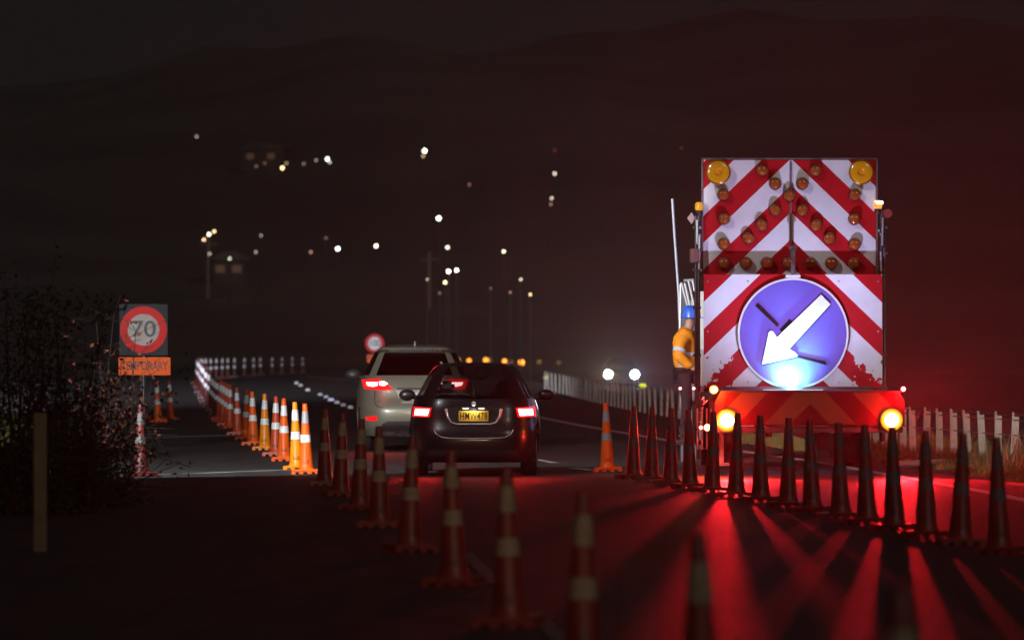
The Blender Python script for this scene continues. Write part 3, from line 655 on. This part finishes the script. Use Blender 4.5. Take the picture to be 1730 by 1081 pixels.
# ------------------------------------------------------------ tall pole and bundled sign stands by the truck's left side
def sidep(px, py, d): return Vector(((px - CX) * d / F, d, CH - (py - HY) * d / F))
b = bmesh.new(); path(b, [sidep(1136, 336, 79.5), sidep(1140, 400, 79.5), sidep(1147, 500, 79.5), sidep(1150, 610, 79.5), sidep(1154, 768, 79.5)], .02); tag(obj('pole', b, mat('pole_pale', (.5, .52, .62), .4, .3, noise=.15), None, True), 'tall pale slender pole leaning beside the left edge of the arrow truck', 'pole')
st = empty('folded_sign_stand', 'bundle of bright steel sign-stand tubes leaning behind the worker', 'sign stand', sidep(1158, 790, 79))
b = bmesh.new()
for a, c in (((1151, 477), (1168, 540)), ((1157, 478), (1172, 545)), ((1163, 474), (1176, 530)), ((1170, 473), (1174, 492)), ((1150, 480), (1149, 560)), ((1155, 474), (1172, 473))):
    tube(b, sidep(*a, 79) - st.location, sidep(*c, 79) - st.location, .02)
obj('tube_bundle', b, mat('bright_steel', (.85, .85, .9), .3, .6), st, True)
b = bmesh.new(); prism(b, [(sidep(px, py, 79.2).x - st.location.x, sidep(px, py, 79.2).z - st.location.z) for px, py in ((1151, 482), (1176, 545), (1176, 780), (1150, 780))], .2, .24); obj('folded_panel', b, mat('panel_dark', (.12, .13, .16), .5), st)

# ------------------------------------------------------------ worker on the truck's left step
wk = empty('person', 'worker in orange high-visibility jacket and blue hard hat at the truck left side', 'person', (2.36, 78, .4))
hv = mat('hi_vis', (.95, .3, .008), .7, noise=.2, nscale=10, bump=.6, bscale=14); tp = mat('reflective_tape', (.62, .68, .8), .35); skinm = mat('skin', (.5, .28, .2), .6)
navy = mat('navy_trousers', (.008, .009, .014), .9, noise=.2, bump=.5, bscale=16)
# facing +x and a little away from the viewer
V = [(0, 0, .92), (0, 0, 1.12), (.01, 0, 1.32), (.03, 0, 1.45), (.06, 0, 1.53), (.09, 0, 1.62), (.1, 0, 1.7),
     (-.02, -.17, 1.4), (-.1, -.26, 1.14), (.1, -.22, .98), (.16, -.2, .95),
     (.04, .17, 1.4), (.02, .26, 1.14), (.2, .2, 1.0), (.26, .18, .98),
     (0, -.1, .88), (.03, -.11, .5), (-.01, -.11, .1), (.1, -.11, .04), (0, .1, .88), (.05, .11, .5), (.01, .11, .1), (.12, .11, .04)]
E = [(0, 1), (1, 2), (2, 3), (3, 4), (4, 5), (5, 6), (3, 7), (7, 8), (8, 9), (9, 10), (3, 11), (11, 12), (12, 13), (13, 14), (0, 15), (15, 16), (16, 17), (17, 18), (0, 19), (19, 20), (20, 21), (21, 22)]
rad = [(.13, .1), (.13, .1), (.15, .11), (.1, .08), .052, .08, .075, .062, .046, .032, .036, .062, .046, .032, .036, .085, .055, .038, .035, .085, .055, .038, .035]
def hand(Vs, Es, rs, wi, d):
    base = Vector(Vs[wi]); k0 = len(Vs)
    for i in range(4):
        o = Vector((0, (i - 1.5) * .02, 0)); L = (.075, .085, .08, .062)[i]
        a = base + Vector(d) * .03 + o; c = a + Vector(d) * L * .5; e = c + (Vector(d) * .6 + Vector((0, 0, -.5))) * L * .5
        Vs += [a, c, e]; Es += [(wi, k0), (k0, k0 + 1), (k0 + 1, k0 + 2)]; rs += [.011, .0095, .008]; k0 += 3
    a = base + Vector((0, .035, .01)); c = a + Vector(d) * .04 + Vector((0, .015, 0)); Vs += [a, c]; Es += [(wi, k0), (k0, k0 + 1)]; rs += [.012, .01]
hand(V, E, rad, 10, (.9, 0, -.3)); hand(V, E, rad, 14, (.9, 0, -.3))
body = skin('body', V, E, rad, skinm, wk, 2)
def sub_(idx, ed, grow, name, m):
    return skin(name, [V[i] for i in idx], ed, [tuple(r + grow for r in (rad[i] if isinstance(rad[i], tuple) else (rad[i], rad[i]))) for i in idx], m, wk, 2)
jk = sub_([0, 1, 2, 3, 7, 8, 9, 11, 12, 13, 4], [(0, 1), (1, 2), (2, 3), (3, 4), (4, 5), (5, 6), (3, 7), (7, 8), (8, 9), (3, 10)], .036, 'jacket', hv)
from mathutils import noise as mn
for v in jk.data.vertices:
    c_ = v.co; v.co = c_ + v.normal * .014 * (mn.noise(Vector((c_.x * 9, c_.y * 9, c_.z * 22))) + .4 * mn.noise(c_ * 40))
sub_([0, 15, 16, 17, 19, 20, 21], [(0, 1), (1, 2), (2, 3), (0, 4), (4, 5), (5, 6)], .02, 'trousers', navy)
def ringband(c, ax, r1, r2, h, name='reflective_tape'):
    b = bmesh.new(); lathe(b, [(1, -h / 2), (1.02, -h / 2), (1.02, h / 2), (1, h / 2)], 24)
    for v in b.verts: v.co.x *= r1; v.co.y *= r2
    bmesh.ops.rotate(b, matrix=Vector(ax).to_track_quat('Z', 'Y').to_matrix(), verts=b.verts); bmesh.ops.translate(b, vec=c, verts=b.verts); return obj(name, b, tp, jk, True)
ringband((.012, 0, 1.17), (0, 0, 1), .145, .165, .05); ringband((-.075, -.235, 1.21), (-.08, -.09, -.26), .088, .088, .05); ringband((0.02, .235, 1.2), (.0, .09, -.26), .088, .088, .05)
for s in (-1, 1):
    b = bmesh.new(); path(b, [(-.118, s * .07, 1.2), (-.122, s * .075, 1.3), (-.085, s * .08, 1.42), (.0, s * .085, 1.49)], .02, 8); obj('reflective_tape', b, tp, jk, True)
ringband((.035, 0, 1.43), (-.3, 0, 1), .125, .12, .035)
b = bmesh.new(); lathe(b, [(.15, -.03), (.135, -.02), (.132, .0), (.128, .05), (.105, .1), (.06, .135), (.001, .145)], 32); box(b, (.12, 0, -.022), (.12, .17, .012), bev=.005); box(b, (0, 0, .1), (.2, .03, .09), bev=.02)
obj('hard_hat', b, mat('hat_blue', (.03, .16, .75), .25, coat=.5), wk, True, loc=(.095, 0, 1.69))
for s in (-1, 1):
    b = bmesh.new(); box(b, (.06, s * .11, .045), (.28, .1, .09), bev=.03); box(b, (-.01, s * .11, .13), (.11, .1, .14), bev=.03); obj('boot', b, black, wk, True)
b = bmesh.new()
for v, r in (((.175, -.03, 1.655), .011), ((.175, .03, 1.655), .011)): bmesh.ops.create_uvsphere(b, u_segments=8, v_segments=6, radius=r, matrix=Matrix.Translation(v))
obj('eyes', b, white, wk); b = bmesh.new(); tube(b, (.17, 0, 1.65), (.2, 0, 1.62), .008, .016, 8); box(b, (.172, 0, 1.585), (.01, .045, .01)); box(b, (.085, -.085, 1.63), (.03, .015, .055), bev=.006); box(b, (.085, .085, 1.63), (.03, .015, .055), bev=.006); obj('face', b, skinm, wk, True)
b = bmesh.new(); box(b, (2.38 - TX, 6.0, .33), (.42, .8, .06), bev=.01); box(b, (2.5 - TX, 6.0, .6), (.06, .06, .6)); obj('side_step', b, dsteel, tr)

# ------------------------------------------------------------ signs
def roundel(name, label, px, py, d, side, txt, plate, square=True):
    p = sidep(px, py, d); t = empty(name, label, 'road sign', (p.x, p.y, zg(p.x, p.y)), R(2)); z = p.z - zg(p.x, p.y)
    b = bmesh.new(); tube(b, (0, .05, 0), (0, .05, z + side * .45), .03); obj('post', b, dsteel, t, True)
    if square: b = bmesh.new(); box(b, (0, .01, z), (side, .02, side * 1.06), bev=.004); pn = obj('backing_panel', b, mat('sign_grey', (.03, .036, .042), .6, spec=.2, noise=.2), t)
    else: pn = t
    r = side / 2 - .01; b = bmesh.new(); lathe(b, [(r, -.0), (r, .006), (.001, .006)], 48, (0, -.001, z), 'Y'); rd = obj('red_ring', b, mat('sign_red', (.7, .014, .01), .5, spec=.2, noise=.15), pn if square else t)
    b = bmesh.new(); lathe(b, [(r * .67, .006), (r * .67, .009), (.001, .009)], 48, (0, -.001, z), 'Y'); obj('white_face', b, mat('sign_white_worn', (.5, .43, .4), .6, noise=.3, nscale=5, spec=.2) if txt == '70' else white, rd)
    me = text_mesh(txt, side * .33, .002, 1, .003, side * (.5 if len(txt) == 2 else .52)); obj('lettering', me, black, rd, loc=(0, -.0135, z))
    w, h = plate; b = bmesh.new(); box(b, (side * .02, 0, z - side * .53 - h / 2 - .03), (w, .02, h), bev=.008); pl_ = obj('orange_plate', b, mat('plate_orange', (.95, .13, .006), .5, spec=.2, noise=.1), t)
    me = text_mesh('TEMPORARY', h * .46, .002, 1, .003, w * .9); obj('lettering', me, mat('dark_red_ink', (.12, .01, .01), .5), pl_, loc=(side * .02, -.0125, z - side * .53 - h / 2 - .03)); return t
roundel('speed_sign', 'square speed sign reading 70 over an orange plate, partly hidden by the bush', 242.5, 557, 92, .78, '70', (.84, .29))
roundel('speed_sign', 'round red-rimmed 100 speed sign with orange plate above the champagne car roof', 633, 580, 213, .74, '100', (.6, .3), False)

# ------------------------------------------------------------ post-and-cable fence
FN = [(52, 8.6), (66, 7.4), (75, 6.59), (83.2, 5.84), (105, 4.75), (120, 3.8), (140, 3.0), (178, 1.76), (196, .8)]
fe = empty('post_fence', 'fence of flat white posts strung with cables along the right edge of the road', 'fence', (0, 0, 0))
y = 62.; tops = []; first = None
whitep = mat('post_white', (.55, .5, .43), .5, noise=.25, nscale=7)
while y < 192:
    x = interp(FN, y); g = zg(x, y)
    if first is None:
        b = bmesh.new(); prism(b, [(-.048, -.2), (.048, -.2), (.048, .60), (-.012, .60), (-.018, .655), (-.046, .66)], -.03, .03); first = obj('post', b, whitep, fe); q = first
    else:
        q = first.copy(); C.objects.link(q); q.parent = fe
    h = .8 + .0; q.location = (x, y, h - .655 + (g - .16 if y > 120 else 0)); q.rotation_euler = (random.uniform(-.04, .04), random.uniform(-.05, .05), random.uniform(-.2, .2))
    if y > 110: q.scale = (1, 1, 1.0)
    tops.append(Vector((x, y, q.location.z + .655))); q.scale = (.55, 1, 1) if y > 100 else (1, 1, 1); y += 1.17 if y < 100 else 1.95
for dz, dy in ((-.1, -.04), (-.03, .04), (-.3, .04)):
    b = bmesh.new(); path(b, [p + Vector((0, dy, dz)) for p in tops], .008, 6); obj('cable', b, dsteel, fe)

# ------------------------------------------------------------ grass verge
def grass(name, n, area, hh, m, kind='stuff'):
    b = bmesh.new()
    for _ in range(n):
        x, y, s = area(); z = zg(x, y); h = hh() * s; a = random.uniform(0, 6.28); w = .006 + .004 * random.random(); dx, dy = math.cos(a) * w, math.sin(a) * w
        l = Vector((random.gauss(0, .25), random.gauss(0, .25), 1)) * h; p = Vector((x, y, z - .01)); mid = p + l * .55; mid.z += h * .05
        v = [b.verts.new(p + Vector((dx, dy, 0))), b.verts.new(p - Vector((dx, dy, 0))), b.verts.new(mid - Vector((dx, dy, 0)) * .7), b.verts.new(mid + Vector((dx, dy, 0)) * .7), b.verts.new(p + l)]
        b.faces.new(v[:4]); b.faces.new((v[3], v[2], v[4]))
    return tag(obj(name, b, m), kind=kind)
def ga():
    y = random.uniform(68, 108); e = edge(y) + 1.0; x = e + abs(random.gauss(0, .9)) + .1; return x, y, .6 + .5 * sm(0, 1.2, x - e)
grass('grass', 26000, ga, lambda: random.uniform(.06, .17), grassm)
def gt():
    y = random.uniform(69, 74.2); return interp(FN, y) + random.gauss(.1, .3), y, 1
grass('tall_grass', 700, gt, lambda: random.uniform(.25, .55), mat('straw', (.34, .3, .16), .7, noise=.2))
def gl_():
    y = random.uniform(58, 130); return interp(XL, y) - abs(random.gauss(0, 1.5)) + .1, y, 1
grass('grass', 5000, gl_, lambda: random.uniform(.1, .3), grassm)
b = bmesh.new(); lathe(b, [(.001, 0), (.17, .0), (.2, .03), (.17, .07), (.1, .085), (.001, .09)], 20)
bmesh.ops.scale(b, vec=(1, .8, 1), verts=b.verts); tube(b, (.1, 0, .06), (.75, .5, .09), .035, .02); p = hit(1534, 792)
tag(obj('sandbag', b, mat('sandbag_white', (.75, .75, .72), .7, noise=.1, bump=.5, bscale=20), None, True, loc=p + Vector((0, 0, .03))), 'small white sandbag on the road edge between truck and lit grass', 'sandbag')

# ------------------------------------------------------------ markers beside the road
b = bmesh.new(); box(b, (0, 0, .56), (.1, .035, 1.1), bev=.006); tag(obj('marker_post', b, mat('post_wood', (.3, .2, .11), .8, noise=.3, nscale=5), None, loc=k2p(68, 216)), 'blurred pale brown marker post standing alone in the dark left foreground', 'marker post')
def lampost(name, label, cat, p, h, r, m, group, pole=.035):
    b = bmesh.new(); tube(b, (0, 0, -.3), (0, 0, h - r), pole, mi=0, seg=8)
    b2 = bmesh.new(); bmesh.ops.create_icosphere(b2, subdivisions=2, radius=r, matrix=Matrix.Translation((0, 0, h))); merge(b, b2, 1)
    o = obj(name, b, [dsteel, m], None, False, loc=p); return tag(o, label, cat, group)
for px, py, d, lb in ((923, 638, 215, 'small yellow roadside reflector with added glow right of the black car'), (1085.5, 651.5, 150, 'small yellow roadside reflector with added glow under the right headlight of the oncoming car')):
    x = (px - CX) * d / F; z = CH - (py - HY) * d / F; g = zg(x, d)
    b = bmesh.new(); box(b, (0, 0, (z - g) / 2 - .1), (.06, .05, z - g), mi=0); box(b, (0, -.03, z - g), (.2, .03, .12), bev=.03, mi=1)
    tag(obj('roadside_reflector', b, [dsteel, glow('yellow_reflector_glow', (.85, .9, .02), .95)], loc=(x, d, g)), lb, 'roadside reflector', 'yellow roadside reflectors')  # reflectors, not lamps: the returned light is put in as glow
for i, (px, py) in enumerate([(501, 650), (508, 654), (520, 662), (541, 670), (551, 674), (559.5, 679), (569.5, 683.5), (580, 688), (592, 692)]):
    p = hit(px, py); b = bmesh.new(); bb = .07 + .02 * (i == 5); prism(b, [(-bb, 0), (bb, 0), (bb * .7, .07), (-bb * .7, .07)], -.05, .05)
    tag(obj('road_stud', b, glow('road_stud_glow_%d' % (i % 4 if i != 5 else 9), (.75, .75, .85) if i != 5 else (.6, .58, 1), (.2, .1, .3, .14)[i % 4] if i != 5 else .6), loc=p + Vector((0, 0, .03))), 'glint-painted road stud, %s from the left in the line left of the champagne car' % ('first' if i == 0 else ORD[i]), 'road stud', 'road studs left of the cars')  # weak glow paints in the light the stud would reflect
AM = [(774, 608, .5, 'dim yellow lamp at the left end of the amber row above the car roofs'), (792.5, 609, 1.6, 'amber lamp second from the left in the row above the car roofs'), (820.5, 608, 2, 'amber lamp, left one of the touching pair above the black car'), (827.5, 608.5, .5, 'yellow lamp, right one of the touching pair above the black car'),
      (852.5, 610, 2, 'amber lamp between the touching pair and the brightest one'), (863, 611, .12, 'very dim lamp just left of the brightest amber lamp'), (881, 612, 3, 'brightest and largest amber lamp, above the black car right corner'), (911, 611, .12, 'very dim lamp right of the brightest amber lamp'), (944, 612, .07, 'faintest lamp at the right end of the amber row')]
for i, (px, py, s, lb) in enumerate(AM):
    d = 390; x = (px - CX) * d / F; z = CH - (py - HY) * d / F; g = zg(x, d)
    lampost('amber_lamp', lb, 'lamp', (x, d, g), z - g, .15 + .04 * (s > 2), glow('amber_far_%.2f' % s, (1, .27, .025) if s > .5 else (.8, .42, .05), s * 2.2), 'amber lamps along the horizon', .02)

# ------------------------------------------------------------ lamps on the hillside
HL = [(332, 231, .25, 'w'), (433, 281, .15, 'r'), (447, 276, .1, 'r'), (477, 284, 1.6, 'y'), (484, 276, .25, 'y'), (513, 277, .14, 'w'), (534, 271, .2, 'w'), (553, 269, 1.8, 'b'), (557, 274, .4, 'w'),
      (344.5, 405, .9, 'y'), (353, 396, 1.4, 'w'), (362, 391, .9, 'y'), (354, 429, .3, 'w'), (388, 437, .5, 'g'), (441, 398, .2, 'w'), (432, 426, .25, 'w'), (525, 426, .35, 'r'), (551, 402, .15, 'r'), (570.5, 420.5, 2.2, 'b'),
      (717.5, 255, 2.4, 'w'), (715, 264, .4, 'y'), (793, 312, .18, 'r'), (937, 293.5, .7, 'w'), (932, 335, .5, 'w'), (931, 345, .25, 'r'), (937, 254, .14, 'x'), (1151, 250, .12, 'x'),
      (741, 369, 2.8, 'g'), (635.5, 415.5, 1.6, 'w'), (756, 418, 1.2, 'w'), (851, 425, 1, 'w'), (758, 458.5, 2.6, 'w'), (771.5, 456.5, 2.2, 'w'), (752, 477, 1.6, 'y'), (722, 472, .25, 'w'), (880, 472, .5, 'w'), (896, 497.5, .7, 'y'), (862, 494, .2, 'r'), (829, 487, .1, 'r'), (743, 495, .1, 'y')]
HC = {'w': (1, .87, .66), 'r': (.85, .4, .3), 'y': (1, .7, .32), 'b': (.85, .97, 1), 'g': (.9, 1, .7), 'x': (.7, .05, .06)}
HCN = {'w': 'white', 'r': 'dull reddish', 'y': 'yellowish', 'b': 'cool white', 'g': 'greenish white', 'x': 'dark red'}
import itertools
for i, (px, py, s, c) in enumerate(HL):
    p = hit(px, py, 5.5, 300); z = CH - (py - HY) * p.y / F; h = max(2.5, z - p.z)
    br = 'faint' if s < .3 else 'bright' if s > 1.5 else 'small'
    near = min(((px - q[0]) ** 2 + (py - q[1]) ** 2, q) for j, q in enumerate(HL) if j != i)[1]
    horiz = 'left' if px < 500 else 'centre-left' if px < 700 else 'centre' if px < 830 else 'centre-right'

    vert = 'high' if py < 320 else 'midway' if py < 440 else 'low'
    rel = ('right of' if px > near[0] else 'left of') if abs(px - near[0]) > abs(py - near[1]) else ('below' if py > near[1] else 'above')
    nb = 'faint' if near[2] < .3 else 'bright' if near[2] > 1.5 else 'small'
    r = .19 * (p.y / 800) * (.62 + .3 * min(s, 2.8) ** .7)
    lampost('street_lamp', '%s %s hill lamp %s, %s, just %s a %s %s one' % (br, HCN[c], vert, horiz, rel, nb, HCN[near[3]]), 'street lamp', p, h, r, glow('hill_%s_%.2f' % (c, s), HC[c], s * 5.5), 'street lamps on the hillside', .05)
# houses and bare poles, lit by added point lights
def house(px, py, d0, w, h, lb, dim):
    p = hit(px, py, 0, 300); t = empty('house', lb, 'house', p, random.uniform(-.3, .3)); wm = mat('weatherboard', (.1, .08, .06), .8, noise=.15, nscale=.8)
    b = bmesh.new(); box(b, (0, 0, h / 2 - 1), (w, 5, h + 2)); ws = obj('wall', b, wm, t)
    b = bmesh.new(); prism(b, [(-w / 2 - .5, h), (w / 2 + .5, h), (w * .2, h + .9), (-w * .2, h + .9)], -2.9, 2.9); obj('roof', b, mat('roof_iron', (.1, .09, .075), .6), t)
    for x in (-w * .28, w * .22):
        b = bmesh.new(); box(b, (x, -2.52, h * .6), (1.0, .06, .8)); obj('window', b, glow('window_%.2f' % dim, (1, .5, .25), dim), t)
    light('house_fill', 'POINT', p + Vector((w * .2, -6.5, h + .5)), 8, (1, .62, .35), .2)  # added unseen point light, lifts the house walls
house(383, 478, 600, 3.6, 2.4, 'dim brown-lit house low on the left of the dark hill', .05)
house(452, 283, 900, 6, 2.2, 'faint reddish house high on the left of the dark hill', .06)
for px, p0, p1, lb in ((352, 400, 505, 'faint bare power pole below the three lamps on the left of the hill'), (725, 425, 520, 'faint bare power pole low in the middle of the hill')):
    p = hit(px, p1, 0, 300); h = (p1 - p0) * p.y / F; b = bmesh.new(); tube(b, (0, 0, -1), (0, 0, h), .22, .15); tube(b, (-1, 0, h - .8), (1, 0, h - .8), .08); tag(obj('power_pole', b, mat('pole_wood', (.3, .22, .17), .8, noise=.2), loc=p), lb, 'power pole', 'bare poles on the hill')
    light('pole_fill', 'POINT', p + Vector((2.5, -4, h * .7)), 40, (1, .65, .42), .2)  # added unseen point light, picks out the pole

# ------------------------------------------------------------ bush at the left, twigs across the sign
def bush(name, label, base, w, h, n, twigs, leaf, seed):
    rnd = random.Random(seed); t = empty(name, label, 'bush', base)
    b = bmesh.new(); tips = []
    for i in range(twigs):
        a = rnd.uniform(0, 6.28); e = rnd.uniform(.15, 1); p = Vector((rnd.gauss(0, .15), rnd.gauss(0, .15), -.1)); d = Vector((math.cos(a) * (1 - e * .4), math.sin(a) * (1 - e * .4), e)); L = h * rnd.uniform(.5, 1.05)
        r = .035
        for s in range(6):
            q = p + Vector((d.x * w / h, d.y * w / h, d.z)) * L / 6; tube(b, p, q, r, r * .72, 5); r *= .72; tips.append((p.copy(), q.copy()))
            d += Vector((rnd.gauss(0, .18), rnd.gauss(0, .18), rnd.gauss(.02, .1))); p = q
            for _ in range(3):
                u = q + Vector((rnd.gauss(0, .3), rnd.gauss(0, .3), rnd.gauss(.12, .25))); tube(b, q, u, r * .5, .003, 4); tips.append((q.copy(), u))
    obj('branches', b, bark, t); b = bmesh.new()
    for _ in range(n):
        a, c = rnd.choice(tips); p = a.lerp(c, rnd.random()) + Vector((rnd.gauss(0, .07), rnd.gauss(0, .07), rnd.gauss(0, .07))); s = leaf * rnd.uniform(.6, 1.3)
        u = Vector((rnd.gauss(0, 1), rnd.gauss(0, 1), rnd.gauss(0, 1))).normalized(); v = u.orthogonal().normalized() * s * .32; u *= s
        b.faces.new([b.verts.new(p), b.verts.new(p + u * .5 + v), b.verts.new(p + u), b.verts.new(p + u * .5 - v)])
    obj('foliage', b, leafm, t); return t
bush('bush', 'dark twiggy bush whose branch tips cross the left side of the 70 sign', (-4.55, 55, 0), .8, 2.35, 9000, 34, .055, 3)
bush('bush', 'dark leafy bush filling the left edge behind the marker post', (-6.3, 52, 0), 1.3, 2.6, 9000, 26, .07, 5)
bush('bush', 'low dark bush beside the left end of the white line', (-4.25, 57.5, 0), .45, 1.2, 3000, 14, .045, 8)

leafm = mat('leaf_red_lit', (.3, .09, .05), .6, noise=.4, nscale=4)  # reddish light on the twigs is put into the leaf colour
bush('sapling', 'twiggy red-lit sapling whose lit twigs cross the left half of the 70 sign', (-5.85, 84, 0), .42, 2.1, 500, 20, .08, 12)

# ------------------------------------------------------------ unseen floodlight masts, the far one added for its fill (lights: see top)
for P, lb in ((FL, 'tall mast with hooded work floodlight left of the road near the cars'), (FL2, 'lower mast added out of view to carry the fill light for the far cones')):
    g = Vector((P.x - .35, P.y, zg(P.x, P.y))); t = empty('light_tower', lb, 'light tower', g, 0, 'work light masts')
    b = bmesh.new(); box(b, (0, 0, .5), (1.3, 2.2, .8), bev=.06); obj('trailer', b, mat('tower_yellow', (.6, .35, .03), .5, noise=.2), t)
    b = bmesh.new(); tube(b, (0, 0, .9), (0, 0, P.z - g.z + .3), .07, .04); obj('mast', b, galv, t, True)
    b = bmesh.new(); box(b, (.35, -.16, P.z - g.z + .02), (.5, .2, .3), bev=.03); obj('lamp_head', b, dsteel, t)
